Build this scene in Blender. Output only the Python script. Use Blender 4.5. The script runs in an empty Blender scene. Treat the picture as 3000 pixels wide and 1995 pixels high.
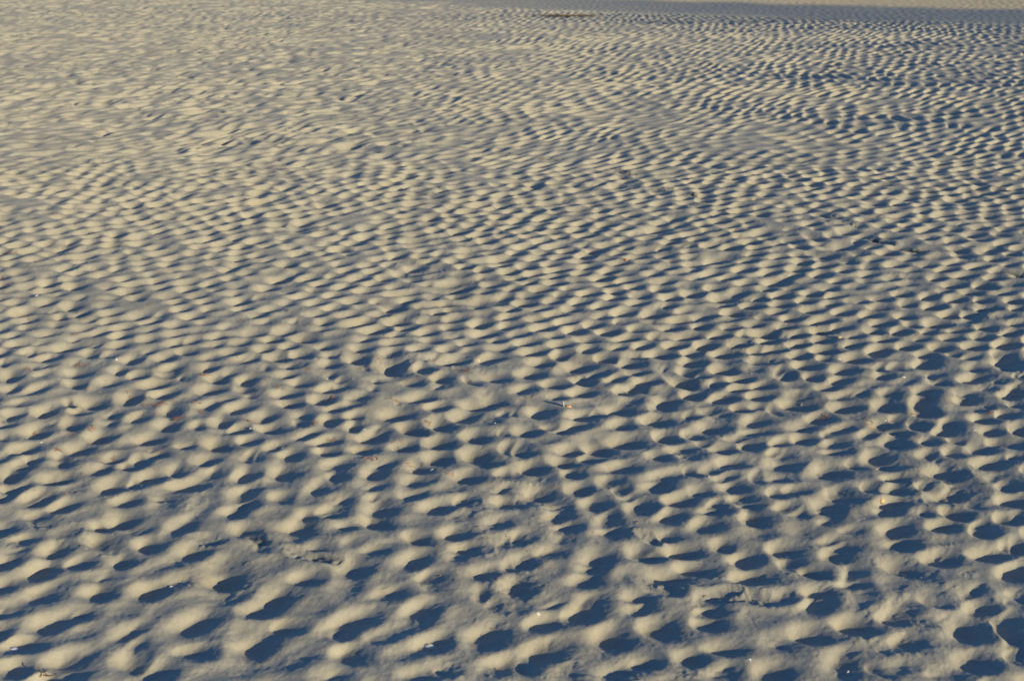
import bpy, math, random
import numpy as np

# ------------------------------------------------------------------ camera, sky, sun, exposure
scene = bpy.context.scene
CAM_H = 1.70
FPX = 4000.0                      # focal length in units of 1/3000 of the frame width
HORIZON = 215.0                   # how far the horizon lies above the frame, same units
PITCH = math.atan((997.5 + HORIZON) / FPX)
cam_data = bpy.data.cameras.new("camera")
cam_data.sensor_width = 36.0
cam_data.lens = FPX / 3000.0 * 36.0
cam_data.clip_start = 0.05
cam_data.clip_end = 8000.0
cam = bpy.data.objects.new("camera", cam_data)
cam.location = (0.0, 0.0, CAM_H)
cam.rotation_euler = (math.pi / 2 - PITCH, 0.0, 0.0)
scene.collection.objects.link(cam)
scene.camera = cam
cam_data.dof.use_dof = True
cam_data.dof.focus_distance = 5.1
cam_data.dof.aperture_fstop = 6.3

SUN_EL = math.radians(13.5)
SUN_AZ = math.radians(-42.0)      # from +x (right) towards -y (behind the camera)
sd = (math.cos(SUN_EL) * math.cos(SUN_AZ), math.cos(SUN_EL) * math.sin(SUN_AZ), math.sin(SUN_EL))
world = bpy.data.worlds.new("World")
scene.world = world
world.use_nodes = True
wn = world.node_tree
bg = wn.nodes["Background"]
sky = wn.nodes.new("ShaderNodeTexSky")
sky.sky_type = 'NISHITA'
sky.sun_disc = False
sky.sun_elevation = SUN_EL
sky.sun_rotation = math.atan2(sd[0], sd[1])     # Nishita: 0 = +y, clockwise
sky.air_density = 1.0
sky.dust_density = 0.0
sky.ozone_density = 6.0
wn.links.new(sky.outputs[0], bg.inputs[0])
bg.inputs[1].default_value = 0.12

sun_data = bpy.data.lights.new("sun", 'SUN')
sun_data.energy = 5.0
sun_data.angle = math.radians(0.53)
sun_data.color = (1.0, 0.805, 0.46)
sun = bpy.data.objects.new("sun", sun_data)
sun.location = (sd[0] * 50, sd[1] * 50, sd[2] * 50)
from mathutils import Vector
sun.rotation_euler = Vector(sd).to_track_quat('Z', 'Y').to_euler()
scene.collection.objects.link(sun)

scene.view_settings.view_transform = 'Standard'
scene.view_settings.look = 'None'
scene.view_settings.exposure = 0.45
scene.view_settings.gamma = 1.0
scene.view_settings.use_curve_mapping = False

# ------------------------------------------------------------------ relief of the tidal flat
rng = np.random.default_rng(11)
random.seed(5)

def vnoise(x, y, seed):
    """smooth value noise in -1..1, numpy"""
    xi = np.floor(x).astype(np.int64); yi = np.floor(y).astype(np.int64)
    fx = (x - xi); fy = (y - yi)
    fx = fx * fx * fx * (fx * (fx * 6 - 15) + 10); fy = fy * fy * fy * (fy * (fy * 6 - 15) + 10)
    def h(a, b):
        n = (a * 374761393 + b * 668265263 + seed * 974634777) & 0xFFFFFFFF
        n = ((n ^ (n >> 13)) * 1274126177) & 0xFFFFFFFF
        n = (n ^ (n >> 16)) & 0xFFFFFF
        return n / float(0x7FFFFF) - 1.0
    v00 = h(xi, yi); v10 = h(xi + 1, yi); v01 = h(xi, yi + 1); v11 = h(xi + 1, yi + 1)
    return ((v00 * (1 - fx) + v10 * fx) * (1 - fy) + (v01 * (1 - fx) + v11 * fx) * fy).astype(np.float32)

def fbm(x, y, seed, octaves=3, gain=0.5):
    s = 0.0; a = 1.0; t = 0.0
    for k in range(octaves):
        s = s + a * vnoise(x * 2 ** k, y * 2 ** k, seed + 17 * k); t += a; a *= gain
    return s / t

def sstep(a, b, x):
    t = np.clip((x - a) / (b - a), 0, 1)
    return t * t * (3 - 2 * t)

LEE_R, BACK_R, BACK_P = 0.55, 1.70, 0.70
sunx, suny = math.cos(SUN_AZ), math.sin(SUN_AZ)

def bank_s(x, y):
    """metres past the foot of the far dry bank (negative: this side of it)"""
    return (x - 5.1) * .62 + (y - 32.8) * .785 + .25

# surveyed hollows of the near strip: x, y in mm, direction in degrees, short and long radius in mm, depth in percent
PITS = """-1443,3803,4,29,41,100;-1509,3712,115,6,21,100;-1415,3739,162,17,42,50;-1428,3633,119,13,23,100;-1412,3559,37,9,34,70;-1308,3564,104,25,45,100;
-1221,3736,128,22,45,100;-1172,3771,122,34,61,100;-1195,3615,119,24,43,100;-1054,3593,110,28,42,100;-981,3730,67,23,87,100;-844,3819,139,28,33,100;
-788,3686,121,26,42,100;-908,3543,114,33,41,100;-1140,3554,124,12,17,100;-1101,3491,98,22,43,100;-1215,3479,31,27,33,100;-1293,3450,57,13,22,50;
-943,3480,59,20,25,60;-1421,3487,111,12,23,100;-1263,3282,63,26,65,100;-1316,3203,76,12,19,100;-1107,3294,107,25,36,100;-1091,3325,24,10,48,60;
-1119,3377,73,12,21,100;-971,3303,102,36,44,100;-908,3357,27,16,32,100;-781,3377,106,45,84,100;-1179,3121,75,33,56,100;-1121,3176,168,17,20,100;
-1210,3019,52,32,51,100;-965,3068,63,21,50,100;-925,3019,70,18,31,100;-922,2979,103,12,34,100;-801,3133,75,43,74,100;-661,3203,132,37,44,100;
-627,3019,106,42,76,100;-778,2977,11,30,38,100;-1082,2923,22,37,46,100;-1043,2883,73,24,27,100;-1065,2959,24,15,40,100;-1191,2903,112,7,20,100;
-911,2920,124,27,47,100;-850,2878,71,32,49,100;-1084,2848,165,12,18,100;-619,3781,78,25,38,100;-629,3707,169,40,49,100;-540,3799,15,25,27,100;
-409,3747,126,36,48,100;-403,3811,27,29,37,100;-492,3707,1,19,26,100;-630,3633,95,18,42,60;-721,3571,98,10,27,100;-562,3554,163,17,21,100;
-438,3429,86,32,66,100;-402,3543,25,19,34,100;-274,3470,73,27,49,100;-280,3620,133,19,37,100;-172,3648,98,29,35,100;-132,3550,153,26,31,100;
-151,3508,70,14,33,100;-44,3728,57,18,37,100;-18,3597,64,11,25,100;-463,3589,156,18,20,50;-356,3589,178,14,28,50;-229,3370,79,24,33,100;
-216,3332,84,16,29,100;-78,3396,65,24,31,100;-7,3429,90,18,29,100;-567,3364,27,28,42,100;-621,3266,77,45,62,100;-640,3200,101,22,41,100;
-325,3278,37,22,47,100;-342,3308,30,7,18,60;-578,3092,173,26,35,100;-409,3127,48,32,69,100;-428,3077,92,25,38,100;-243,3182,54,29,65,100;
-222,3156,83,18,38,100;-248,3093,175,14,19,50;-78,3266,90,16,46,100;-43,3215,65,21,34,100;13,3313,90,31,59,100;-402,2966,98,27,36,100;
-386,2938,100,12,19,100;-359,3027,140,16,18,50;-194,3011,45,27,42,100;-59,3063,59,43,57,100;-71,3027,79,24,34,100;-11,2913,22,31,38,100;
-164,2880,45,13,20,100;-538,2935,20,14,69,50;-425,2856,30,15,22,100;-222,2856,7,15,24,100;-64,2878,93,10,12,50;139,3775,67,27,52,100;
156,3693,27,24,36,100;288,3743,71,28,59,100;283,3803,77,10,27,100;292,3663,22,26,41,100;301,3720,65,9,30,100;471,3771,66,31,47,100;
393,3815,27,14,21,100;613,3807,17,24,38,100;570,3705,56,28,54,100;729,3747,89,28,68,100;16,3611,90,13,25,100;145,3615,68,7,34,100;
102,3522,32,17,42,100;29,3460,86,24,43,100;236,3477,45,30,39,100;223,3426,34,26,40,100;196,3351,46,26,41,100;368,3518,115,23,35,100;
390,3494,9,23,43,100;477,3524,150,32,43,100;448,3619,76,21,28,100;601,3557,101,23,33,100;499,3413,145,25,42,100;428,3367,161,34,62,100;
650,3463,82,30,60,100;652,3370,49,33,46,100;333,3245,3,21,34,100;337,3185,46,22,43,100;523,3242,46,30,58,100;510,3170,32,27,35,100;
498,3110,8,26,38,100;112,3206,34,12,42,100;179,3170,79,34,48,100;200,3230,65,18,24,100;82,3116,46,29,47,100;137,3147,31,13,18,100;
372,3082,37,40,44,100;376,3119,39,19,24,100;248,3035,28,44,44,100;69,2959,28,34,42,100;99,2990,95,15,30,100;26,2903,96,22,38,100;436,2930,19,26,26,100;
511,2974,3,18,36,100;313,2905,24,19,25,100;244,2863,44,15,26,100;614,2868,50,25,41,100;505,2878,33,6,7,100;496,2856,14,12,15,100;14,3197,106,9,29,50;
873,3783,60,23,35,100;958,3803,26,38,48,100;940,3724,54,20,43,100;1147,3803,71,35,41,100;1238,3769,77,14,26,100;1332,3767,96,31,52,100;
1471,3720,51,32,43,100;1381,3678,66,24,50,100;1370,3633,53,16,34,100;1273,3674,31,31,46,100;1117,3652,64,37,65,100;1122,3575,40,32,51,100;
987,3650,28,16,34,100;923,3582,32,22,46,100;943,3543,39,26,45,100;906,3485,55,28,34,100;770,3529,44,36,39,100;774,3446,65,23,47,100;
819,3383,129,16,32,100;846,3637,121,23,29,50;1080,3410,21,41,47,100;1095,3383,16,20,29,100;1189,3460,20,35,45,100;1345,3491,16,35,54,100;
1418,3539,108,25,37,100;922,3370,71,16,47,100;928,3406,99,12,13,100;909,3313,15,18,59,100;935,3266,10,11,28,50;1373,3386,98,17,34,100;
1216,3263,43,15,58,100;1203,3179,72,17,42,100;1230,3144,125,8,17,100;802,3263,5,23,42,100;788,3206,51,26,55,100;717,3242,49,25,28,100;
980,3133,40,32,49,100;1015,3188,62,13,24,100;1043,3113,102,6,29,100;1117,3130,38,13,36,100;869,3088,1,34,46,100;743,3044,5,30,56,100;
660,3001,30,16,19,100;971,3014,57,26,41,100;1145,3068,34,14,37,100;1258,3102,54,27,67,100;1252,3030,56,24,57,100;1224,2946,59,23,43,100;
1310,3215,45,15,42,100;799,2915,62,33,51,100;785,2868,45,22,27,100;858,2880,112,10,29,100;903,2964,95,15,17,50;1103,2908,40,31,66,100;
1016,2853,9,12,41,100;930,2893,20,17,33,50;1102,3206,152,17,47,50;-1999,5427,104,19,51,100;-1916,5370,85,35,61,100;-1749,5419,106,26,59,100;
-1655,5400,93,18,30,100;-1561,5341,98,32,63,100;-1366,5446,123,28,42,100;-1173,5434,89,30,34,100;-1103,5352,75,25,44,100;-1229,5365,115,12,20,100;
-2068,5293,111,13,48,100;-1887,5264,89,14,27,100;-1922,5225,108,9,28,100;-1772,5279,97,15,35,100;-1734,5183,101,40,64,100;-1573,5190,110,21,55,100;
-1372,5215,69,29,43,100;-1364,5155,79,31,50,100;-1304,5107,103,16,30,100;-1224,5225,98,18,46,100;-1124,5155,70,15,29,100;-1984,5121,103,30,70,100;
-1867,5138,41,17,27,100;-1700,5044,119,26,62,100;-1571,5060,62,42,72,100;-1490,5131,153,28,37,100;-1383,5030,50,39,55,100;-1158,5087,114,21,46,100;
-1039,5067,102,26,51,100;-1923,4978,113,27,43,100;-1833,4959,60,26,88,100;-1598,4962,60,17,34,100;-1441,4867,99,34,74,100;-1329,4920,82,39,51,100;
-1163,4959,92,37,50,100;-1023,4972,78,28,45,100;-992,4895,107,17,28,100;-1822,4818,33,16,31,100;-1650,4808,123,15,45,100;-1569,4815,129,35,64,100;
-1594,4730,115,26,31,100;-1714,4725,102,36,59,100;-1821,4692,172,34,39,100;-1257,4742,101,26,69,100;-1081,4854,22,16,29,100;-1128,4778,67,23,41,100;
-1461,4689,94,20,40,100;-1358,4655,82,24,59,100;-1443,4604,81,18,36,100;-1038,4604,102,24,86,100;-1010,4760,67,31,65,100;-973,4537,176,35,38,100;
-915,4655,99,18,51,100;-1233,4576,105,29,50,100;-1116,4576,100,16,32,100;-1581,4598,108,25,59,100;-1645,4615,28,18,28,100;-1677,4526,96,40,59,100;
-1827,4609,109,9,37,100;-1769,4467,106,15,18,100;-1444,4472,95,39,61,100;-1266,4456,94,47,59,100;-1665,4352,55,31,77,100;-1483,4365,120,38,55,100;
-1520,4292,132,28,34,100;-1502,4248,106,20,51,100;-1600,4262,61,17,25,100;-1329,4260,95,28,39,100;-1250,4257,111,20,38,100;-1219,4350,89,18,23,100;
-1197,4307,23,26,33,100;-1114,4378,20,20,34,100;-1011,4393,123,36,53,100;-919,4417,129,28,31,100;-1022,4231,79,27,40,100;-880,4267,93,17,53,100;
-1098,4152,101,17,48,100;-1633,4124,113,25,62,100;-1631,4190,10,22,46,100;-1476,4088,5,32,43,100;-1352,4180,55,23,45,100;-1276,4204,133,20,32,100;
-1174,4101,174,32,41,100;-1276,4029,71,36,56,100;-1205,4049,110,18,29,100;-1028,4038,45,41,75,100;-977,4143,92,18,45,100;-864,4110,96,28,65,100;
-1588,4009,168,22,31,100;-1591,3951,109,9,40,100;-1492,3951,85,29,52,100;-1386,3875,84,34,46,100;-1198,3908,69,30,34,100;-1084,3927,15,22,26,100;
-1073,3883,30,21,32,50;-842,3955,86,30,60,100;-822,3879,79,26,40,100;-961,5389,115,38,60,100;-882,5415,116,32,45,100;-749,5408,96,21,38,100;
-737,5300,83,29,74,100;-640,5367,109,37,69,100;-510,5438,74,29,40,100;-483,5257,104,48,103,100;-357,5250,94,29,67,100;-313,5370,82,24,44,100;
-256,5344,13,27,46,100;-89,5374,63,41,86,100;-901,5261,84,23,44,100;-987,5225,99,6,36,100;-590,5254,101,17,36,100;-478,5097,95,5,25,100;
-832,5057,95,30,46,100;-718,5145,94,18,44,100;-896,5138,91,27,35,100;-704,4975,99,31,41,100;-672,5070,84,18,36,100;-666,5004,171,24,32,100;
-529,4978,86,13,35,100;-401,5064,170,33,40,100;-531,5070,105,12,27,100;-278,5111,103,30,48,100;-271,5024,63,15,74,100;-70,5121,30,45,57,100;
-165,5070,123,12,40,100;-64,4842,133,42,51,100;-92,4895,94,10,40,100;-105,5176,87,11,26,100;-860,4923,81,40,54,100;-825,4821,114,34,53,100;
-716,4842,102,34,43,100;-577,4876,56,24,45,100;-656,4754,76,25,36,100;-598,4811,38,22,29,100;-348,4870,16,43,50,100;-279,4772,30,37,42,100;
-126,4790,160,44,56,100;-24,4695,90,20,33,100;-894,4655,99,28,55,100;-768,4669,87,22,34,100;-765,4606,83,20,29,100;-853,4562,113,41,50,100;
-660,4626,93,23,58,100;-576,4666,134,24,27,100;-556,4559,97,18,76,100;-419,4701,58,54,78,100;-414,4815,95,15,38,100;-469,4521,83,21,44,100;
-488,4456,47,49,60,100;-354,4548,123,36,63,100;-252,4587,102,43,64,100;-161,4672,72,53,67,100;-76,4640,119,7,39,100;-723,4467,57,23,45,100;
-643,4409,40,30,48,100;-814,4350,72,22,32,100;-748,4287,106,27,41,100;-630,4312,126,22,31,100;-508,4337,33,30,39,100;-369,4362,44,36,43,100;
-250,4398,69,44,54,100;-124,4456,77,46,54,100;-31,4488,91,19,27,100;-14,4337,86,26,64,100;-248,4245,93,37,61,100;-116,4272,102,47,62,100;
-299,4166,97,28,65,100;-306,4051,75,24,64,100;-146,4088,65,38,57,100;-18,4110,41,27,32,100;-92,4199,16,14,39,50;-747,4129,99,31,70,100;
-585,4180,61,26,50,100;-572,4106,88,24,69,100;-613,4003,75,27,65,100;-854,4272,100,5,50,100;-449,4115,85,25,55,100;-426,4185,49,21,43,100;
-439,4011,68,17,37,100;-807,4029,99,7,40,100;-717,3923,26,27,30,100;-421,3912,100,18,27,100;-528,3883,61,14,33,100;-315,3934,41,23,45,100;
-233,3842,36,33,45,100;-150,3883,75,26,32,100;-21,3887,91,31,42,100;-31,3972,70,18,29,100;-401,3842,77,37,61,100;-557,3822,18,25,36,100;
208,5419,87,38,66,100;91,5457,6,29,31,100;116,5322,65,41,60,100;283,5279,79,58,101,100;85,5187,81,49,71,100;391,5370,124,27,58,100;
482,5304,86,39,68,100;524,5400,60,27,43,100;613,5419,126,46,49,100;753,5434,122,37,40,100;738,5315,78,37,84,100;882,5427,59,49,59,100;
1032,5442,74,30,49,100;1010,5315,76,30,56,100;338,5166,106,31,46,100;285,5097,110,39,68,100;167,5037,147,40,46,100;405,5097,47,27,43,100;
497,5169,38,26,40,100;524,5067,15,42,43,100;704,5180,88,32,71,100;751,5128,84,20,34,100;850,5197,92,43,54,100;677,5050,113,38,79,100;
613,5201,74,11,42,100;485,4984,124,30,59,100;442,4946,88,31,64,100;270,4933,115,44,49,100;175,4883,61,22,37,100;46,4972,57,26,59,100;
791,5030,81,18,50,100;890,5064,167,34,39,100;876,4955,33,29,38,100;953,4984,52,25,37,100;931,4870,81,29,55,100;680,4889,109,32,55,100;
580,4821,76,45,78,100;557,4760,46,29,51,100;454,4842,51,21,45,100;786,4839,45,32,77,100;400,4754,114,53,62,100;102,4713,85,38,74,100;
267,4678,80,41,66,100;318,4701,109,23,42,100;12,4689,88,10,44,100;527,4621,41,52,63,100;651,4655,88,23,36,100;722,4698,43,29,49,100;
839,4719,136,24,32,100;913,4742,61,24,31,100;750,4661,43,22,38,100;227,4565,73,36,50,100;137,4545,45,26,29,100;188,4512,42,30,40,100;
52,4504,89,31,54,100;396,4567,52,35,64,100;707,4532,71,45,71,100;636,4461,43,37,42,100;871,4581,65,32,72,100;849,4483,33,29,47,100;
390,4404,174,59,63,100;543,4440,94,39,54,100;656,4373,88,25,32,100;785,4419,25,29,51,100;814,4357,71,36,52,100;716,4322,36,34,45,100;
570,4317,27,34,53,100;592,4277,57,27,42,100;494,4265,136,33,36,100;302,4342,118,44,67,100;202,4307,40,39,52,100;260,4252,159,30,36,100;
31,4322,91,26,75,100;182,4219,59,46,49,100;202,4129,85,27,64,100;64,4152,87,45,53,100;84,4078,89,21,45,50;12,4097,90,10,34,100;354,4166,39,39,69,100;
723,4190,30,37,56,100;649,4133,54,26,40,100;831,4185,77,10,37,100;792,4065,69,22,64,100;489,4083,33,28,74,100;458,4011,57,35,72,100;
576,4115,105,17,35,100;309,4038,78,32,51,100;341,3981,114,23,39,100;214,3981,85,33,49,100;85,3942,105,48,54,100;124,3875,43,26,40,50;
253,3871,85,32,57,100;18,3887,90,16,57,100;141,3838,22,19,34,100;374,3921,51,26,37,100;403,3854,73,35,58,100;526,3892,10,42,44,100;
588,3951,87,30,32,100;689,4069,36,29,44,100;704,3994,50,38,58,100;711,3900,52,31,50,100;721,3850,13,20,37,100;627,3854,50,24,36,100;
1083,5442,79,11,39,100;1304,5446,28,46,53,100;1183,5363,45,31,42,100;1058,5308,79,11,46,100;1181,5246,73,38,55,100;1069,5162,75,16,55,100;
1080,5097,69,20,51,100;1177,5077,88,21,40,100;1321,5169,69,33,64,100;1412,5330,42,45,66,100;1281,5330,31,26,32,100;1270,5037,54,25,82,100;
1206,4949,33,19,45,100;1535,5434,35,32,50,100;1507,5378,73,22,39,100;1655,5457,34,26,34,100;1778,5434,61,34,40,100;1810,5355,63,25,34,100;
1931,5446,37,35,44,100;1708,5359,39,29,48,100;1668,5250,64,45,76,100;1709,5300,75,21,38,100;1868,5311,34,23,36,100;2009,5348,51,33,53,100;
1996,5257,57,26,52,100;1478,5187,71,22,65,100;1457,5097,73,24,61,100;1541,5197,69,26,41,100;1650,5084,72,17,53,100;1845,5166,71,26,46,100;
1818,5057,61,38,63,100;1780,5011,177,25,38,100;1978,5162,53,26,52,100;1871,4994,69,17,34,100;1980,5057,68,15,45,100;1919,4914,55,22,35,100;
1645,4998,41,16,44,100;1804,4911,45,11,34,100;1713,4854,14,25,48,100;1878,4833,64,32,76,100;1559,4895,59,23,44,100;1540,4821,46,22,37,100;
1699,4784,65,42,64,100;1748,4719,101,15,33,100;1860,4730,69,18,63,100;1052,4772,75,48,69,100;1085,4867,78,17,40,100;1238,4845,50,24,52,100;
1221,4730,65,42,62,100;1299,4861,44,14,74,100;1377,4736,68,36,79,100;1422,4870,66,19,42,100;1398,4701,67,12,32,100;1511,4736,71,32,101,100;
1497,4661,60,32,65,100;967,4707,84,24,53,100;1104,4609,61,37,72,100;1034,4512,31,29,46,100;1159,4496,40,25,53,100;1686,4592,73,33,52,100;
1768,4626,73,26,53,100;1696,4678,30,18,32,100;1317,4542,72,38,64,100;1345,4477,144,27,38,100;1386,4592,81,30,44,100;1435,4526,88,28,64,100;
1539,4521,67,22,59,100;1501,4456,35,33,51,100;1670,4451,62,28,50,100;1770,4477,66,16,51,100;1659,4362,51,17,44,100;1241,4443,49,26,44,100;
1015,4409,65,36,51,100;1095,4440,53,22,28,100;1303,4383,47,38,79,100;1311,4337,33,29,38,100;1421,4365,66,22,34,100;1524,4367,119,23,35,100;
1098,4360,32,31,62,100;924,4373,36,26,49,100;896,4277,61,27,48,100;898,4190,69,42,96,100;1089,4287,10,24,38,100;1105,4302,16,11,60,100;
1211,4214,62,39,80,100;1224,4147,44,29,54,100;1040,4124,55,50,87,100;1135,4176,123,25,42,100;1390,4238,64,23,39,100;1478,4260,61,27,47,100;
1406,4190,60,14,35,100;1579,4294,65,41,59,100;1706,4327,65,25,54,100;1567,4157,57,41,72,100;1555,4047,53,25,55,100;1630,4209,47,10,26,100;
1396,4092,41,42,62,100;1402,4038,64,29,41,100;1566,3972,58,33,68,100;1540,3875,65,27,68,100;866,4065,35,30,41,100;829,3934,78,25,32,100;
884,3964,40,25,30,100;1125,3972,68,26,45,100;1227,4038,13,26,52,100;1207,3959,53,32,49,100;1303,3977,67,25,34,100;1020,3917,59,40,80,100;
1034,3968,77,20,28,100;976,3846,48,41,70,100;1048,3906,53,14,21,100;1365,3912,29,48,66,100;1401,3977,20,25,43,100;1164,3854,26,36,60,100;
1413,3846,65,25,49,100;831,3822,48,23,37,100"""

# the ripples are grown by a pattern equation (hollows in a net of crests) in coordinates that follow the ripple spacing
def cumul(ys, f): return np.concatenate([[0], np.cumsum(.5 * (f[1:] + f[:-1]) * np.diff(ys))])
_yn = np.linspace(0, 12.0, 2400)
def lam_near(y): return np.interp(y, [2, 4.8, 8, 12], [.106, .112, .132, .145])
_Qn = cumul(_yn, 1 / lam_near(_yn))
def near_pq(x, y): return x / lam_near(y), np.interp(y, _yn, _Qn)

_yf = np.linspace(6, 38, 3000)
def lam_far(y): return np.interp(y, [7, 9, 14, 37], [.135, .140, .148, .158])
def len_far(y): return np.interp(y, [7, 9, 15, 37], [.145, .17, .34, .75])
def cot_far(y): return np.interp(y, [7, 10, 18, 37], [.6, .5, .3, .12])
_Qf = cumul(_yf, 1 / len_far(_yf)); _Sf = cumul(_yf, cot_far(_yf))
def far_pq(x, y):
    x = x + .16 * vnoise(x / 1.5, y / 1.9, 1) + .045 * sstep(9, 12, y) * fbm(x / .3, y / .5, 5, 2) + .5 * sstep(9, 20, y) * vnoise(x / 5, y / 6, 2)
    y = np.clip(y + .18 * vnoise(x / 1.4, y / 1.6, 3) + .12 * sstep(9, 14, y) * fbm(x / .35, y / .6, 7, 2), 6, 38)
    return (x - np.interp(y, _yf, _Sf)) / lam_far(y), np.interp(y, _yf, _Qf)
PPW = 8

def grow(np_, nq, r, g, aniso, adir, steps, force=None, seed=3):
    """hollows in a net of crests: a pattern equation run to near rest"""
    NP, NQ = int(np_ * PPW), int(nq * PPW)
    u = np.random.default_rng(seed).normal(0, .15, (NQ, NP)).astype(np.float32)
    ky = (np.fft.fftfreq(NQ) * PPW)[:, None]; kx = (np.fft.rfftfreq(NP) * PPW)[None, :]
    L = r - (1 - kx * kx - ky * ky) ** 2 - aniso * (kx * math.cos(adir) + ky * math.sin(adir)) ** 2
    F = 0
    if force is not None:
        F = np.zeros_like(u)
        for (i, j, d) in force:
            i0 = int(i) - 6; j0 = int(j) - 6
            q = np.exp(-((np.arange(i0, i0 + 13)[None, :] - i) ** 2 + (np.arange(j0, j0 + 13)[:, None] - j) ** 2) / (2 * (PPW * .2) ** 2))
            w = F[j0:j0 + 13, i0:i0 + 13]; np.maximum(w, q * d, out=w)
        k = np.sqrt(kx * kx + ky * ky)
        F = np.fft.irfft2(np.fft.rfft2(F) * np.exp(-((k - 1.05) / .55) ** 2) * (k > .3), s=F.shape).astype(np.float32)
        F /= F[np.abs(F) > .02].std()
        u = u - .5 * F
        F *= -SH_F
    dt = .5; D = 1 / (1 - dt * L)
    for k in range(steps):
        u = np.fft.irfft2(np.fft.rfft2(u + dt * (F - g * u * u - u * u * u)) * D, s=u.shape).astype(np.float32)
    return u

def bicubic(u, fx, fy):
    fx = np.clip(fx, 2, u.shape[1] - 4); fy = np.clip(fy, 2, u.shape[0] - 4)
    i = fx.astype(np.int32); j = fy.astype(np.int32); fx = (fx - i).astype(np.float32); fy = (fy - j).astype(np.float32)
    def wts(t):
        return (-.5 * t + t * t - .5 * t ** 3, 1 - 2.5 * t * t + 1.5 * t ** 3, .5 * t + 2 * t * t - 1.5 * t ** 3, -.5 * t * t + .5 * t ** 3)
    wx = wts(fx); wy = wts(fy); out = 0
    for b in range(4):
        row = 0
        for a in range(4): row = row + wx[a] * u[j + b - 1, i + a - 1]
        out = out + wy[b] * row
    return out

SH_F = .35
RIP_A, CHOP = .085, 1.15
NEAR_SH, PIT_D, PIT_R = .46, .60, 1.36
CREST = math.radians(48)
SURVEY = [[float(t) for t in e.split(",")] for e in PITS.replace("\n", "").split(";")]
PN0, PF0 = -62.0, -135.0
_f = []
for (X, Y, _, _, _, d) in SURVEY:
    p, q = near_pq(np.array([X / 1000]), np.array([Y / 1000]))
    _f.append(((p[0] - PN0) * PPW, q[0] * PPW, d / 100))
UN = grow(124, math.ceil(_Qn[-1]) + 3, .10, 1.45, .05, CREST, 50, _f)
UF = grow(225, math.ceil(_Qf[-1]) + 3, .10, 1.45, .04, math.pi / 2, 50)

LEE_R, BACK_R, BACK_P = .78, 1.30, .88
PIT_S = .30
class Raster:
    """depth of the surveyed hollows on a 6 mm ground grid"""
    def __init__(self, x0, x1, y0, y1, cell):
        self.x0, self.y0, self.c = x0, y0, cell
        self.h = np.zeros((int((y1 - y0) / cell) + 1, int((x1 - x0) / cell) + 1), np.float32)
    def stamp(self, px, py, ang, ra, rb, D, k):
        R = 2.3 * max(BACK_R * ra, rb)
        i0 = max(0, int((px - R - self.x0) / self.c)); i1 = int((px + R - self.x0) / self.c) + 2
        j0 = max(0, int((py - R - self.y0) / self.c)); j1 = int((py + R - self.y0) / self.c) + 2
        h = self.h[j0:j1, i0:i1]
        if h.size == 0: return
        X = self.x0 + self.c * np.arange(i0, i0 + h.shape[1], dtype=np.float32) - px
        Y = (self.y0 + self.c * np.arange(j0, j0 + h.shape[0], dtype=np.float32) - py)[:, None]
        ca, sa = math.cos(ang), math.sin(ang)
        v = (X * ca + Y * sa) / rb; u = (-X * sa + Y * ca) / ra
        su = -sunx * sa + suny * ca; sv = sunx * ca + suny * sa
        n = math.hypot(su, sv); w = (u * su + v * sv) / n
        p2 = np.maximum(u * u + v * v - w * w, 0)
        ql = p2 + (w / LEE_R) ** 2                                       # short steep face turned to the light
        qr = p2 + (w / BACK_R) ** 2                                      # long back, steep at its foot, flattening upwards
        t = np.clip(w / 0.5 + 0.5, 0, 1); t = t * t * (3 - 2 * t)
        g = D * (np.exp(-ql) * (1 - t) + np.exp(.06 - (qr + 0.02) ** BACK_P) * t)
        t = np.maximum(k - np.abs(h - g), 0) / k
        h[...] = np.maximum(h, g) + t * t * k * 0.25 * np.minimum(1, np.minimum(h, g) / k)
    def sample(self, x, y):
        fx = (x - self.x0) / self.c; fy = (y - self.y0) / self.c
        ny, nx = self.h.shape
        ok = (fx > 2) & (fx < nx - 4) & (fy > 2) & (fy < ny - 4)
        out = np.zeros(len(x), np.float32)
        out[ok] = bicubic(self.h, fx[ok], fy[ok])
        return out

NEAR = Raster(-5.6, 5.6, 2.3, 11.2, 0.0055)
def hollow(px, py, an, ra, rb, d):
    ca, sa = math.cos(an), math.sin(an)
    wid = 1 / math.hypot((-sunx * sa + suny * ca) / ra, (sunx * ca + suny * sa) / rb)      # half width along the light
    px -= PIT_S * wid * sunx; py -= PIT_S * wid * suny
    NEAR.stamp(px, py, an, PIT_R * max(ra, .012), PIT_R * max(rb, .02), min(.040, PIT_D * max(wid, .012) * d), .002)
for (px, py, an, ra, rb, d) in SURVEY:
    hollow(px / 1000, py / 1000, math.radians(an), ra / 1000, rb / 1000, d / 100)
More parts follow.
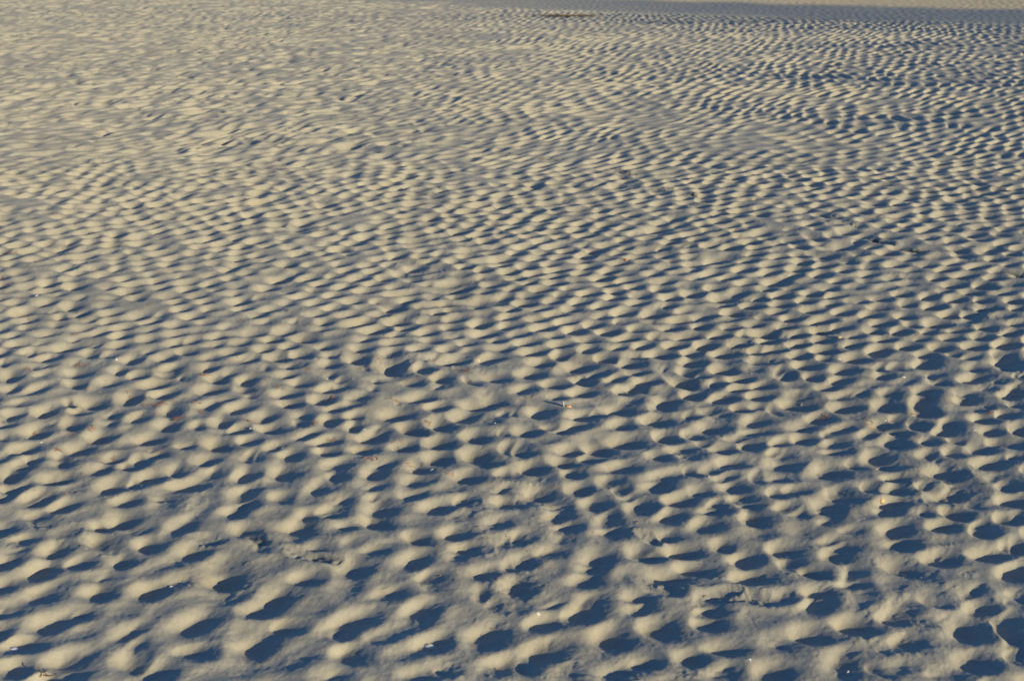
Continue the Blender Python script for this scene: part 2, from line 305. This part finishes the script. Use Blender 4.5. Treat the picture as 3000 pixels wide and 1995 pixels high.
# beyond the survey the hollows sit where the pattern put them, with the survey's spread of sizes
c = UN[1:-1, 1:-1]
low = (c < -.5)
for dj in (-1, 0, 1):
    for di in (-1, 0, 1):
        if dj or di: low &= c <= UN[1 + dj:UN.shape[0] - 1 + dj, 1 + di:UN.shape[1] - 1 + di]
jj, ii = np.nonzero(low)
hy = np.interp((jj + 1) / PPW, _Qn, _yn); hx = ((ii + 1) / PPW + PN0) * lam_near(hy)
ex = .013 * rng.normal(size=len(hx)); ey = .013 * rng.normal(size=len(hx))
inside_survey = (hy < 5.32) & (np.abs(hx) < .375 * hy) & (hy > 2.62)
sel = (~inside_survey) & (hy < 11) & (hy > 2.3) & (np.abs(hx) < .42 * hy + .5) & (rng.random(len(hx)) > .10)
for px, py in zip(hx[sel] + ex[sel], hy[sel] + ey[sel]):
    g = float(lam_near(py)) / .112
    ra = .0270 * g * math.exp(rng.normal(0, .25)); rb = ra * (1.15 + .8 * rng.random())
    hollow(float(px), float(py), math.radians(60 + 24 * rng.normal()), ra, rb, .75 + .55 * rng.random())

# far off to the left the net breaks up into scattered hollows
FARR = Raster(-15.0, 6.0, 8.5, 37.0, 0.02)
c = UF[1:-1, 1:-1]; low = (c < -.4)
for dj in (-1, 0, 1):
    for di in (-1, 0, 1):
        if dj or di: low &= c <= UF[1 + dj:UF.shape[0] - 1 + dj, 1 + di:UF.shape[1] - 1 + di]
jj, ii = np.nonzero(low)
hy = np.interp((jj + 1) / PPW, _Qf, _yf); hx = ((ii + 1) / PPW + PF0) * lam_far(hy) + np.interp(hy, _yf, _Sf)
n_extra = len(hx)
hy = np.concatenate([hy, hy + rng.normal(0, .35, n_extra)]); hx = np.concatenate([hx, hx + rng.normal(0, .12, n_extra)])
sel = (hy > 8.7) & (hy < 36.5) & (hx > -.40 * hy - .5) & (hx < .12 * hy) & (rng.random(len(hx)) > .48)
for px, py in zip(hx[sel], hy[sel]):
    ra = (.026 + .0006 * py) * math.exp(rng.normal(0, .30)); rb = ra * (1.2 + (1.0 + .06 * py) * rng.random())
    FARR.stamp(float(px) + .02 * rng.normal(), float(py) + .1 * rng.normal(), math.radians(58 + 26 * rng.normal()), 1.35 * ra, 1.35 * rb, ra * (.45 + .85 * rng.random()), .002)

def left_mask(x, y):
    return sstep(.06, -.14, x / np.maximum(y, 1) + .05 * vnoise(x / 2, y / 3, 95)) * sstep(9.4, 11, y) * sstep(36, 33, y)

def near_mask(x, y):
    e = .3 * vnoise(x / .5, y / .5, 91)
    return sstep(2.3, 2.5, y) * sstep(10.6, 9.2, y + e) * sstep(.5, .2, np.abs(x) - .42 * y)

def ripples(x, y):
    wx = x + 0.008 * fbm(x * 9, y * 9, 51, 3); wy = y + 0.008 * fbm(x * 9, y * 9, 57, 3)
    r = np.zeros(len(x), np.float32); a = np.zeros(len(x), np.float32)
    b = sstep(9.4, 10.6, y + .6 * vnoise(x / .6, y / .6, 93))
    k = (b < 1) & (y > .5)
    p, q = near_pq(wx[k], wy[k]); r[k] = bicubic(UN, (p - PN0) * PPW, q * PPW) * (1 - b[k])
    k = (b > 0) & (y < 40)
    p, q = far_pq(wx[k], wy[k]); r[k] += bicubic(UF, (p - PF0) * PPW, q * PPW) * b[k]
    lam = lam_near(y) * (1 - b) + lam_far(y) * b
    amp = RIP_A * lam * (1 + .3 * fbm(x / .42, y / .42, 31, 2) + .55 * sstep(8, 11, y) * fbm(x / .2, y / .55, 35, 2) + .2 * vnoise(x / 1.6, y / 1.9, 33)) * (1 + .2 * sstep(8, 10, y))
    calm = sstep(-.03, -.26, x / np.maximum(y, 1)) * sstep(7, 11, y)
    s = bank_s(x, y)
    amp = amp * (1 + .35 * calm) * (1 - .7 * sstep(-5, -3.5, s)) * (1 - .4 * sstep(-1, 1, s)) * sstep(.6, 1.5, y) * sstep(37, 35, y)
    t = np.clip((r + 1.5) / 2.2, 0.02, 1.3)
    r = 2.2 * (t ** 1.5 - .62)                          # cupped hollows, narrower crests
    m = near_mask(x, y)
    lm = left_mask(x, y)
    amp = amp * (1 - .5 * lm)
    d = np.zeros(len(x), np.float32); k = lm > 0
    d[k] = FARR.sample(wx[k], wy[k]) * lm[k]
    sh = amp * r * (1 - m * (1 - NEAR_SH - .28 * sstep(5.0, 6.2, y)))
    return sh, -d - m * (NEAR.sample(wx, wy) - .007)

# old footprints: x, y (m), length (m), churn, how far the dark wet sand is turned up
PRINTS = [
    (-0.891, 12.242, 0.30, 0.6, 0.70),
    (-1.269, 12.743, 0.22, 0.5, 0.00),
    (-0.032, 10.700, 0.28, 0.8, 0.10),
    (0.301, 10.420, 0.30, 0.8, 0.30),
    (0.811, 9.726, 0.30, 1.0, 0.45),
    (1.018, 9.028, 0.30, 1.0, 0.20),
    (1.204, 8.801, 0.20, 0.7, 0.90),
    (1.898, 8.068, 0.30, 1.0, 0.30),
    (1.983, 7.855, 0.28, 1.0, 0.15),
    (2.028, 7.392, 0.24, 0.7, 1.00),
    (2.154, 7.179, 0.24, 0.7, 1.00),
    (2.543, 6.617, 0.26, 0.8, 0.60),
    (-0.886, 3.626, 0.15, 0.8, 0.00),
    (-0.737, 3.621, 0.11, 0.5, 0.35),
    (-0.593, 3.513, 0.16, 0.9, 0.00),
    (-0.522, 3.487, 0.14, 0.7, 0.30),
    (0.403, 3.312, 0.22, 0.9, 0.00),
    (0.600, 3.254, 0.22, 1.1, 0.00),
    (0.395, 3.616, 0.12, 0.8, 0.00),
    (-2.505, 9.698, 0.25, 0.6, 0.20),
    (1.808, 8.377, 0.20, 0.6, 0.30),

]
def prints(x, y):
    """how much the surface is trodden, how much of it is turned-up dark sand"""
    t = np.zeros(len(x), np.float32); dk = np.zeros(len(x), np.float32); dz = np.zeros(len(x), np.float32)
    for n, (fx, fy, ln, ch, dark) in enumerate(PRINTS):
        k = np.nonzero((np.abs(x - fx) < ln) & (np.abs(y - fy) < ln))[0]
        if not len(k): continue
        a = math.radians(-38 + 25 * math.sin(n * 2.7)); ca, sa = math.cos(a), math.sin(a)
        X = x[k] - fx; Y = y[k] - fy
        wob = .35 * fbm(X * 14 + n, Y * 14, 201 + n, 3)
        u = (X * ca + Y * sa) / (ln * .5); v = (-X * sa + Y * ca) / (ln * .24)
        q = np.sqrt(u * u + v * v) + wob
        m = sstep(1.5, .4, q)
        t[k] = np.maximum(t[k], m * ch)
        dz[k] += -.010 * ch * sstep(1.2, .2, q) + .004 * ch * np.exp(-((q - 1.05) / .3) ** 2)
        if dark > 0:
            q2 = np.sqrt(((u + .1) / .75) ** 2 + ((v - .1) / .6) ** 2) + 1.3 * wob
            h = sstep(1.05, .75, q2) * dark
            dk[k] = np.maximum(dk[k], h); dz[k] -= .010 * h
    return t, dk, dz

def relief(x, y):
    x = x.astype(np.float32); y = y.astype(np.float32)
    rp, pit = ripples(x, y)
    fine = fbm(x * 70, y * 70, 67, 4, .6)
    crumb = np.maximum(fbm(x * 38, y * 38, 73, 3, .6) - .12, 0)
    rough = sstep(.05, .55, fbm(x * 3, y * 3, 77, 3))                    # patches of crumbly surface
    tr, dk, dz = prints(x, y)
    rp = rp * (1 - .55 * np.minimum(tr, 1))
    z = rp + pit * (1 - .55 * np.minimum(tr, 1)) + dz + .013 * tr * np.maximum(fbm(x * 42, y * 42, 79, 3, .65) - .05, 0) + 0.0016 * fbm(x * 9, y * 9, 61, 2) + 0.0015 * fine + (.0016 + .0055 * rough) * crumb * sstep(11, 7, y)
    z = z + 0.012 * vnoise(x / 1.6, y / 1.9, 71)
    r = x / np.maximum(np.abs(y), 2.0)                                  # gentle hollow across the view
    z = z + np.clip(np.abs(y), 2.0, 40) * np.where(r > 0, .020, .018 * sstep(6, 12, y)) * (np.sqrt(r * r + .02) - .141)
    s = bank_s(x, y)
    z = z - 0.07 * sstep(-6, -2.5, s) + 0.12 * sstep(-1, 2.6, s)
    damp = np.clip(.85 * sstep(-5.0, -3.2, s + .9 * fbm(x / 2, y / 2, 83, 2)) * sstep(.4, -.5, s + .2 * vnoise(x, y, 85)), 0, 1)
    damp = damp * (.30 + .70 * sstep(-1, 6, x))
    damp = np.maximum(damp, .55 * sstep(2.2, 4.5, s))
    dry = sstep(-.3, .5, s + .2 * vnoise(x, y, 85)) * sstep(3.6, 2.2, s)
    ch = CHOP * (rp + .55 * pit)
    return x + ch * sunx, y + ch * suny, z, dk, damp, dry

# ------------------------------------------------------------------ the sheet: fine near the view, coarse out to the horizon
def rows():
    r = [-400, -120, -40, -15, -6, -2, 0, .6, 1, 1.3, 1.6, 1.8, 1.95, 2.05]
    y = 2.12
    while y < 40:
        r.append(y)
        dep = math.atan(CAM_H / y)
        step = y / math.cos(dep) / (FPX * 1024 / 3000) / math.sin(dep) * 1.05   # about one picture line
        y += min(step, 0.018 + 0.0006 * max(0, y - 8))
    s = 0.3
    while y < 4000: r.append(y); y += s; s *= 1.12
    return np.array(r)
R_ = rows()
NC = 1150
uc = np.linspace(-1, 1, NC)
ext = [1.03, 1.07, 1.13, 1.2, 1.3, 1.45, 1.7, 2.1, 3, 5, 9, 20, 60]
uc = np.concatenate([-np.array(ext[::-1]), uc, ext])
half = np.where(R_ < 2.0, 1.4, np.clip(R_, 2, 45) * 0.375 * 1.03 + 0.6)
XX = half[:, None] * uc[None, :]
YY = np.repeat(R_[:, None], len(uc), 1)
print("grid", XX.shape, XX.size * 2)
XX, YY, ZZ, DK, DAMP, DRY = [np.asarray(t, np.float32).reshape(XX.shape) for t in relief(XX.ravel(), YY.ravel())]

def grid_mesh(name, X, Y, Z):
    ny, nx = X.shape
    me = bpy.data.meshes.new(name)
    co = np.stack([X, Y, Z], -1).reshape(-1, 3).astype(np.float32)
    j, i = np.meshgrid(np.arange(ny - 1), np.arange(nx - 1), indexing='ij')
    a = (j * nx + i).ravel()
    q = np.stack([a, a + 1, a + nx + 1, a + nx], 1).astype(np.int32)
    me.vertices.add(len(co)); me.vertices.foreach_set('co', co.ravel())
    me.loops.add(q.size); me.loops.foreach_set('vertex_index', q.ravel())
    me.polygons.add(len(q)); me.polygons.foreach_set('loop_start', np.arange(0, q.size, 4, dtype=np.int32))
    me.polygons.foreach_set('use_smooth', np.ones(len(q), bool))
    me.update(calc_edges=True)
    return me

def sand_material():
    m = bpy.data.materials.new("tidal_sand"); m.use_nodes = True
    nt = m.node_tree; N = nt.nodes; L = nt.links
    b = N["Principled BSDF"]
    geo = N.new("ShaderNodeNewGeometry")
    def noise(scale, detail, rough=.55):
        t = N.new("ShaderNodeTexNoise"); t.inputs['Scale'].default_value = scale
        t.inputs['Detail'].default_value = detail; t.inputs['Roughness'].default_value = rough
        L.new(geo.outputs['Position'], t.inputs['Vector']); return t.outputs[0]
    def mixf(a, c, f):
        k = N.new("ShaderNodeMix"); k.data_type = 'FLOAT'; k.inputs[0].default_value = f
        L.new(a, k.inputs[2]); L.new(c, k.inputs[3]); return k.outputs[0]
    def mixc(f, a, c, mode='MIX'):
        k = N.new("ShaderNodeMix"); k.data_type = 'RGBA'; k.blend_type = mode
        for sck, v in ((k.inputs[0], f), (k.inputs[6], a), (k.inputs[7], c)):
            if isinstance(v, (tuple, float, int)): sck.default_value = v
            else: L.new(v, sck)
        return k.outputs[2]
    def ramp(v, p0, p1, c0, c1):
        r = N.new("ShaderNodeValToRGB"); e = r.color_ramp.elements
        e[0].position = p0; e[0].color = c0; e[1].position = p1; e[1].color = c1
        L.new(v, r.inputs[0]); return r.outputs[0]
    def attr(name):
        k = N.new("ShaderNodeAttribute"); k.attribute_name = name; return k.outputs['Fac']
    col = ramp(mixf(noise(1.3, 4), noise(24, 5, .6), .55), .32, .68, (.250, .246, .218, 1), (.350, .342, .298, 1))
    # brownish organic film in patches, dark mineral grains, pale shell sand
    col = mixc(ramp(noise(2.6, 5, .65), .52, .72, (0, 0, 0, 1), (.55, .55, .55, 1)), col, (.265, .245, .195, 1))
    g = noise(330, 2, .6)
    col = mixc(ramp(g, .62, .70, (0, 0, 0, 1), (.55, .55, .55, 1)), col, (.13, .12, .105, 1))
    col = mixc(ramp(noise(260, 2, .6), .66, .72, (0, 0, 0, 1), (.6, .6, .6, 1)), col, (.50, .48, .42, 1))
    col = mixc(attr("dry"), col, (.47, .40, .27, 1))
    col = mixc(attr("damp"), col, (.165, .170, .168, 1))
    col = mixc(attr("turned"), col, (.035, .036, .034, 1))
    L.new(col, b.inputs['Base Color'])
    rr = N.new("ShaderNodeMapRange"); rr.inputs[3].default_value = .85; rr.inputs[4].default_value = .55
    L.new(attr("damp"), rr.inputs[0]); L.new(rr.outputs[0], b.inputs['Roughness'])
    b.inputs['Specular IOR Level'].default_value = .25
    if 'Diffuse Roughness' in b.inputs: b.inputs['Diffuse Roughness'].default_value = .2
    h = mixf(noise(420, 3, .7), noise(120, 4, .65), .6)
    bump = N.new("ShaderNodeBump"); bump.inputs['Strength'].default_value = .55; bump.inputs['Distance'].default_value = .004
    L.new(h, bump.inputs['Height']); L.new(bump.outputs[0], b.inputs['Normal'])
    return m

SAND = sand_material()
flat_me = grid_mesh("tidal_flat", XX, YY, ZZ)
for nm, arr in (("turned", DK), ("damp", DAMP), ("dry", DRY)):
    at = flat_me.attributes.new(nm, 'FLOAT', 'POINT'); at.data.foreach_set('value', arr.ravel())
flat_me.materials.append(SAND)
flat = bpy.data.objects.new("tidal_flat", flat_me)
flat["kind"] = "structure"
scene.collection.objects.link(flat)

# ------------------------------------------------------------------ things lying on the sand
SHELLS = [   # x, y (m), size (m), kind, colour, label
    (-0.205, 3.025, 0.034, 'oval', 'white', 'largest white shell half, in a shadowed hollow at the very front'),
    (-0.787, 4.363, 0.022, 'sliver', 'white', 'slim white shell sliver standing tilted at the edge of a hollow'),
    (-1.238, 3.025, 0.028, 'oval', 'bluewhite', 'bluish white shell half by the left edge of the front sand'),
    (-0.923, 3.344, 0.015, 'oval', 'white', 'small white shell beside a long hollow, front left sand'),
    (1.144, 3.888, 0.022, 'round', 'tan', 'round tan shell on pale sand, front right'),
    (-0.227, 7.671, 0.026, 'round', 'tan', 'tan cockle shell on a crest, centre of the sand'),
    (0.145, 7.147, 0.026, 'oval', 'white', 'white shell half beside a dark hollow, centre of the sand'),
    (0.606, 7.069, 0.024, 'round', 'rust', 'rust brown shell on a crest right of the centre'),
    (1.404, 5.611, 0.022, 'round', 'tan', 'tan round shell high on the right half of the sand'),
    (-0.513, 9.152, 0.030, 'oval', 'pink', 'pinkish shell half on the far sand left of the footprints'),
    (-1.621, 5.331, 0.018, 'oval', 'white', 'white shell half with orange weed beside it, left sand'),
    (1.526, 5.059, 0.020, 'oval', 'white', 'flat white shell half on smooth grey sand, right side'),
    (1.398, 4.553, 0.020, 'oval', 'bluewhite', 'bluish white shell in a hollow on the right side'),
    (0.722, 4.193, 0.018, 'ring', 'white', 'worn white shell ring half sunk in a hollow'),
    (-2.282, 6.328, 0.024, 'oval', 'white', 'white shell half near the left edge, middle distance'),
]
CHIPS = [(-0.540, 4.341), (-0.408, 4.366), (-0.127, 4.495), (-0.265, 4.154), (-0.731, 5.135), (0.497, 4.577), (0.628, 4.059), (1.342, 5.322), (1.441, 4.250), (1.338, 4.605), (-0.409, 3.053), (0.568, 2.913), (0.068, 3.157), (0.801, 2.886), (0.777, 3.511), (0.871, 3.560), (-2.532, 9.053), (-1.374, 5.880), (-1.967, 6.247), (-0.945, 6.204), (1.801, 7.342), (2.191, 9.065), (2.430, 7.375), (-1.564, 6.873), (-1.135, 7.762), (-0.141, 5.396), (-0.061, 4.584), (-0.521, 4.525), (-0.623, 5.088), (0.203, 5.546), (0.946, 5.131), (-0.934, 4.553), (-1.629, 4.418), (0.252, 2.995), (1.113, 3.362), (-1.171, 3.668), (0.000, 4.290), (1.082, 4.807), (1.604, 4.451), (2.076, 5.596)]
TUFTS = [(-1.949, 5.201), (-1.748, 5.279), (-1.719, 4.895), (-1.462, 4.939), (-1.369, 4.802), (-1.317, 4.790), (-1.295, 4.815), (-1.182, 4.802), (-1.215, 5.124), (-1.241, 5.264), (-1.541, 4.504), (-1.483, 4.542), (-1.701, 4.570), (-1.349, 4.297), (-1.550, 4.347), (-1.207, 4.649), (-1.146, 4.730), (-0.939, 4.604), (-0.903, 4.984), (-0.853, 4.858), (-0.816, 5.201), (-0.679, 4.870), (-0.442, 4.839), (-0.388, 4.409), (-0.336, 5.389), (-0.548, 5.367), (-0.703, 4.570), (-0.299, 4.626), (-0.630, 4.451), (-0.466, 4.228), (-0.351, 4.190), (-0.188, 5.194), (-0.195, 4.106), (0.335, 4.978), (0.061, 4.851), (1.276, 4.581), (1.255, 4.526), (1.443, 4.649), (1.562, 4.827), (1.078, 4.895), (1.130, 4.661), (1.723, 4.638), (1.378, 4.672), (-2.135, 8.066), (-2.458, 7.762), (-2.204, 6.544), (-1.693, 6.179), (-1.907, 5.693), (-2.490, 6.544), (-2.585, 6.719), (-2.305, 7.665), (-1.221, 5.897), (-2.729, 7.265), (-2.709, 7.942), (-2.202, 5.969)]
COCKLE = (0.199, 4.762)
STRAND = (1.126, 27.503)
TWIG = (-1.117, 2.880)
from mathutils import Matrix
from mathutils.kdtree import KDTree

_V = np.stack([XX, YY, ZZ], -1)
def on_sand(x, y):
    """nearest point of the sheet in plan, and the slope there"""
    j0 = max(1, np.searchsorted(R_, y) - 40); j1 = min(len(R_) - 2, j0 + 80)
    blk = _V[j0:j1]
    d = (blk[:, :, 0] - x) ** 2 + (blk[:, :, 1] - y) ** 2
    j, i = np.unravel_index(np.argmin(d), d.shape)
    j += j0
    a = _V[j, i + 2] - _V[j, i - 2]; b = _V[j + 2, i] - _V[j - 2, i]
    n = np.cross(a, b); n /= np.linalg.norm(n)
    return Vector(_V[j, i].tolist()), Vector(n.tolist())

def stand(normal, turn, tilt=0.0):
    """a rotation that lays z along the slope, turned by turn and tipped by tilt"""
    return (normal.to_track_quat('Z', 'Y').to_matrix() @ Matrix.Rotation(turn, 3, 'Z') @ Matrix.Rotation(tilt, 3, 'X')).to_4x4()

def link(name, verts, faces, mat, smooth=True, parent=None):
    me = bpy.data.meshes.new(name); me.from_pydata(verts, [], faces); me.update()
    if smooth: me.polygons.foreach_set('use_smooth', [True] * len(me.polygons))
    me.materials.append(mat)
    o = bpy.data.objects.new(name, me); scene.collection.objects.link(o)
    if parent: o.parent = parent
    return o

def tag(o, label, cat, group=None):
    o["label"] = label; o["category"] = cat
    if group: o["group"] = group
    return o

def shell_material(name, c0, c1, scale=160, rough=.45):
    m = bpy.data.materials.new(name); m.use_nodes = True
    N = m.node_tree.nodes; L = m.node_tree.links; b = N["Principled BSDF"]
    tc = N.new("ShaderNodeTexCoord")
    w = N.new("ShaderNodeTexNoise"); w.inputs['Scale'].default_value = scale; w.inputs['Detail'].default_value = 3
    L.new(tc.outputs['Object'], w.inputs['Vector'])
    r = N.new("ShaderNodeValToRGB"); r.color_ramp.elements[0].color = c0; r.color_ramp.elements[1].color = c1
    r.color_ramp.elements[0].position = .35; r.color_ramp.elements[1].position = .65
    L.new(w.outputs[0], r.inputs[0]); L.new(r.outputs[0], b.inputs['Base Color'])
    b.inputs['Roughness'].default_value = rough
    return m

MS = {
    'white': shell_material("white_shell", (.52, .50, .45, 1), (.68, .66, .62, 1)),
    'bluewhite': shell_material("bluish_shell", (.48, .52, .58, 1), (.72, .75, .80, 1)),
    'tan': shell_material("tan_shell", (.42, .27, .12, 1), (.66, .50, .28, 1)),
    'rust': shell_material("rust_shell", (.20, .07, .03, 1), (.42, .17, .06, 1)),
    'pink': shell_material("pink_shell", (.48, .30, .22, 1), (.62, .44, .34, 1)),
    'brown': shell_material("brown_shell", (.36, .20, .08, 1), (.60, .40, .20, 1)),
}

def valve(size, kind, thick=.07):
    """one half of a bivalve: ribbed cap with a hinge, closed underside"""
    lx, ly, hz = {'oval': (.5, .36, .20), 'round': (.5, .46, .30), 'sliver': (.5, .15, .10), 'ring': (.5, .42, .16)}[kind]
    nr, na = 6, 28
    V, F = [], []
    def pt(t, a, inner):
        rib = 1 + .025 * math.cos(a * 14) * t
        sq = 1 - .16 * max(0, -math.sin(a)) ** 2 * t                 # flatter at the hinge
        x = lx * t * math.cos(a) * rib; y = ly * t * math.sin(a) * rib * sq
        z = hz * (1 - t * t) ** .8
        if inner: x *= .94; y *= .94; z = max(0, z - thick) * .9
        return (x * size, y * size, z * size)
    for inner in (0, 1):
        base = len(V); V.append(pt(0, 0, inner))
        for k in range(1, nr + 1):
            for q in range(na): V.append(pt(k / nr, 2 * math.pi * q / na, inner))
        for q in range(na):
            f = (base, base + 1 + q, base + 1 + (q + 1) % na)
            F.append(f if not inner else f[::-1])
            for k in range(nr - 1):
                a0 = base + 1 + k * na + q; a1 = base + 1 + k * na + (q + 1) % na
                f = (a0, a0 + na, a1 + na, a1); F.append(f if not inner else f[::-1])
    n1 = 1 + nr * na
    for q in range(na):
        a0 = 1 + (nr - 1) * na + q; a1 = 1 + (nr - 1) * na + (q + 1) % na
        F.append((a0, n1 + a0, n1 + a1, a1))
    if kind == 'ring':                                               # worn through: the cap is gone
        keep = set(range(1 + 3 * na, n1)) | set(range(n1 + 1 + 3 * na, 2 * n1))
        F = [f for f in F if all(v in keep for v in f)]
        for q in range(na):
            a0 = 1 + 3 * na + q; a1 = 1 + 3 * na + (q + 1) % na
            F.append((a0, a1, n1 + a1, n1 + a0))
        idx = {v: i for i, v in enumerate(sorted(keep))}
        V = [V[v] for v in sorted(keep)]; F = [tuple(idx[v] for v in f) for f in F]
    return V, F

def zone(x, y):
    r = x / (y * math.cos(PITCH) + CAM_H * math.sin(PITCH)) * FPX / 3000
    side = "left side" if r < -.25 else "left of centre" if r < 0 else "right of centre" if r < .25 else "right side"
    depth = "front" if y < 3.9 else "middle" if y < 5.8 else "far"
    return {"front": "front sand, ", "middle": "middle sand, ", "far": "farther sand, "}[depth] + side

rs = random.Random(8)
for (x, y, size, kind, colour, label) in SHELLS:
    p, n = on_sand(x, y)
    V, F = valve(size, kind)
    o = tag(link("shell", V, F, MS[colour]), label, "shell", "shells on the sand")
    tilt = rs.uniform(-.3, .3) if kind != 'sliver' else .9
    o.matrix_world = Matrix.Translation(p - n * size * .03) @ stand(n, rs.uniform(-.6, .6), tilt)

# the open cockle: two valves joined at the hinge, one lying, one upright
p, n = on_sand(*COCKLE)
root = bpy.data.objects.new("cockle", None); scene.collection.objects.link(root)
root.location = p
tag(root, "open cockle with one white half upright and one brown half lying, centre", "shell", "shells on the sand")
V, F = valve(.026, 'round'); a = link("valve", V, F, MS['brown'], parent=root); a["label"] = "brown rounded half"
a.matrix_local = Matrix.Translation((.012, 0, -.001)) @ Matrix.Rotation(.25, 4, 'Y')
V, F = valve(.030, 'oval'); b = link("valve", V, F, MS['white'], parent=root); b["label"] = "white upright half"
b.matrix_local = Matrix.Translation((-.006, 0, .010)) @ Matrix.Rotation(math.radians(-98), 4, 'Y') @ Matrix.Rotation(.15, 4, 'X')
V, F = valve(.006, 'round', .2); c = link("hinge", V, F, MS['brown'], parent=root)
c.location = (.001, 0, -.001)

# shell chips: flat broken pieces
for k, (x, y) in enumerate(CHIPS):
    p, n = on_sand(x, y)
    size = rs.uniform(.005, .010) * (1 + .05 * max(0, y - 4))
    m = rs.choice((5, 6, 7)); ang = sorted(rs.uniform(0, 2 * math.pi) for _ in range(m))
    rim = [(math.cos(t) * size * rs.uniform(.6, 1), math.sin(t) * size * rs.uniform(.35, .7)) for t in ang]
    V = [(u, v, size * .10) for u, v in rim] + [(0, 0, size * .34)] + [(u, v, 0) for u, v in rim] + [(0, 0, size * .16)]
    F = [(q, (q + 1) % m, m) for q in range(m)] + [((q + 1) % m + m + 1, q + m + 1, 2 * m + 1) for q in range(m)]
    F += [(q, q + m + 1, (q + 1) % m + m + 1, (q + 1) % m) for q in range(m)]
    o = tag(link("shell_chip", V, F, MS['white'] if k % 5 else MS['tan'], smooth=False),
            "tiny pale chip of broken shell on the " + zone(x, y), "shell chip", "chips of broken shell")
    o.matrix_world = Matrix.Translation(p) @ stand(n, rs.uniform(0, 6.3), rs.uniform(-.5, .5))

# weed tufts: a handful of curved fibres
MW = shell_material("orange_weed", (.16, .055, .02, 1), (.42, .17, .06, 1), 220, .7)
MD = shell_material("dark_weed", (.03, .022, .010, 1), (.16, .11, .045, 1), 60, .8)
def fibres(count, length, spread, rad, lift, rnd, flat=1.0):
    V, F = [], []
    for _ in range(count):
        a = rnd.uniform(0, 2 * math.pi); L = length * rnd.uniform(.5, 1.2); e = rnd.uniform(.05, lift)
        x, y, z = rnd.gauss(0, spread), rnd.gauss(0, spread) * flat, -.001
        bend = rnd.uniform(-1.6, 1.6); seg = 5; base = len(V)
        for k in range(seg + 1):
            r = rad * (1 - .6 * k / seg); t = a + bend * k / seg
            nx, ny = -math.sin(t), math.cos(t)
            for q in range(3):
                w = 2 * math.pi * q / 3
                V.append((x + nx * r * math.cos(w), y + ny * r * math.cos(w), z + r * math.sin(w)))
            if k < seg:
                x += math.cos(t) * L / seg; y += math.sin(t) * L / seg * flat; z += e * L / seg * (1 - 1.6 * k / seg)
        for k in range(seg):
            for q in range(3):
                c0 = base + 3 * k + q; c1 = base + 3 * k + (q + 1) % 3
                F.append((c0, c1, c1 + 3, c0 + 3))
        F.append((base + 2, base + 1, base)); F.append((base + 3 * seg, base + 3 * seg + 1, base + 3 * seg + 2))
    return V, F
for k, (x, y) in enumerate(TUFTS):
    p, n = on_sand(x, y)
    V, F = fibres(rs.randint(6, 12), .022, .010, .0010, .8, rs)
    o = tag(link("weed_tuft", V, F, MW, smooth=False), "small tuft of orange brown weed fibres on the " + zone(x, y), "weed", "orange weed tufts")
    o.matrix_world = Matrix.Translation(p) @ stand(n, rs.uniform(0, 6.3))

p, n = on_sand(*STRAND)
V, F = fibres(170, .15, .15, .005, .22, rs, .6)
o = tag(link("seaweed_heap", V, F, MD, smooth=False), "low dark heap of seaweed lying far off near the wet band", "seaweed")
o.matrix_world = Matrix.Translation(p) @ Matrix.Diagonal((1.5, 1, 1, 1))
p, n = on_sand(*TWIG)
V, F = fibres(5, .03, .004, .0022, .2, rs)
o = tag(link("twig", V, F, MD, smooth=False), "thin dark twig at the front left corner of the sand", "twig")
o.matrix_world = Matrix.Translation(p) @ stand(n, .2)

# shell grit and weed scraps, too small and too many to count
def scatter(name, mat, count, smin, smax, label, where, flatness, seed):
    rnd = np.random.default_rng(seed)
    V, F = [], []
    jj = np.searchsorted(R_, 2.4), np.searchsorted(R_, 8.5)
    got = 0
    while got < count:
        j = int(rnd.integers(jj[0], jj[1])); i = int(rnd.integers(40, XX.shape[1] - 40))
        x, y, z = _V[j, i]
        if rnd.random() > where(x, y): continue
        got += 1
        s = rnd.uniform(smin, smax) * (1 + .06 * max(0, y - 4)); a = rnd.uniform(0, 6.3); ca, sa = math.cos(a) * s, math.sin(a) * s
        b = len(V); f = flatness; t = rnd.uniform(.1, .5) * s
        V += [(x - ca, y - sa, z), (x + sa * f, y - ca * f, z + .3 * t), (x + ca, y + sa, z + t), (x - sa * f, y + ca * f, z + .5 * t), (x, y, z + s * .35), (x, y, z - s * .3)]
        F += [(b, b + 1, b + 4), (b + 1, b + 2, b + 4), (b + 2, b + 3, b + 4), (b + 3, b, b + 4), (b + 1, b, b + 5), (b + 2, b + 1, b + 5), (b + 3, b + 2, b + 5), (b, b + 3, b + 5)]
    o = link(name, [tuple(map(float, v)) for v in V], F, mat, smooth=False)
    o["kind"] = "stuff"; o["label"] = label; o["category"] = "debris"
patch = lambda x, y: float(sstep(-.15, .45, fbm(np.array([x * 1.6]), np.array([y * 1.6]), 301, 3))[0])
scatter("shell_grit", MS['white'], 420, .0010, .0026, "tiny pale grains of crushed shell strewn over the sand", lambda x, y: .3 + .7 * patch(x + 9, y), .6, 21)
scatter("weed_scraps", MW, 1400, .0018, .0060, "tiny orange brown scraps of weed strewn over the sand", lambda x, y: patch(x, y) * (.9 if x < .4 else .35), .16, 22)
scatter("dark_scraps", MD, 500, .0015, .0040, "tiny dark scraps of weed and grit strewn over the sand", lambda x, y: .15 + .85 * patch(x + 4, y + 2), .3, 23)
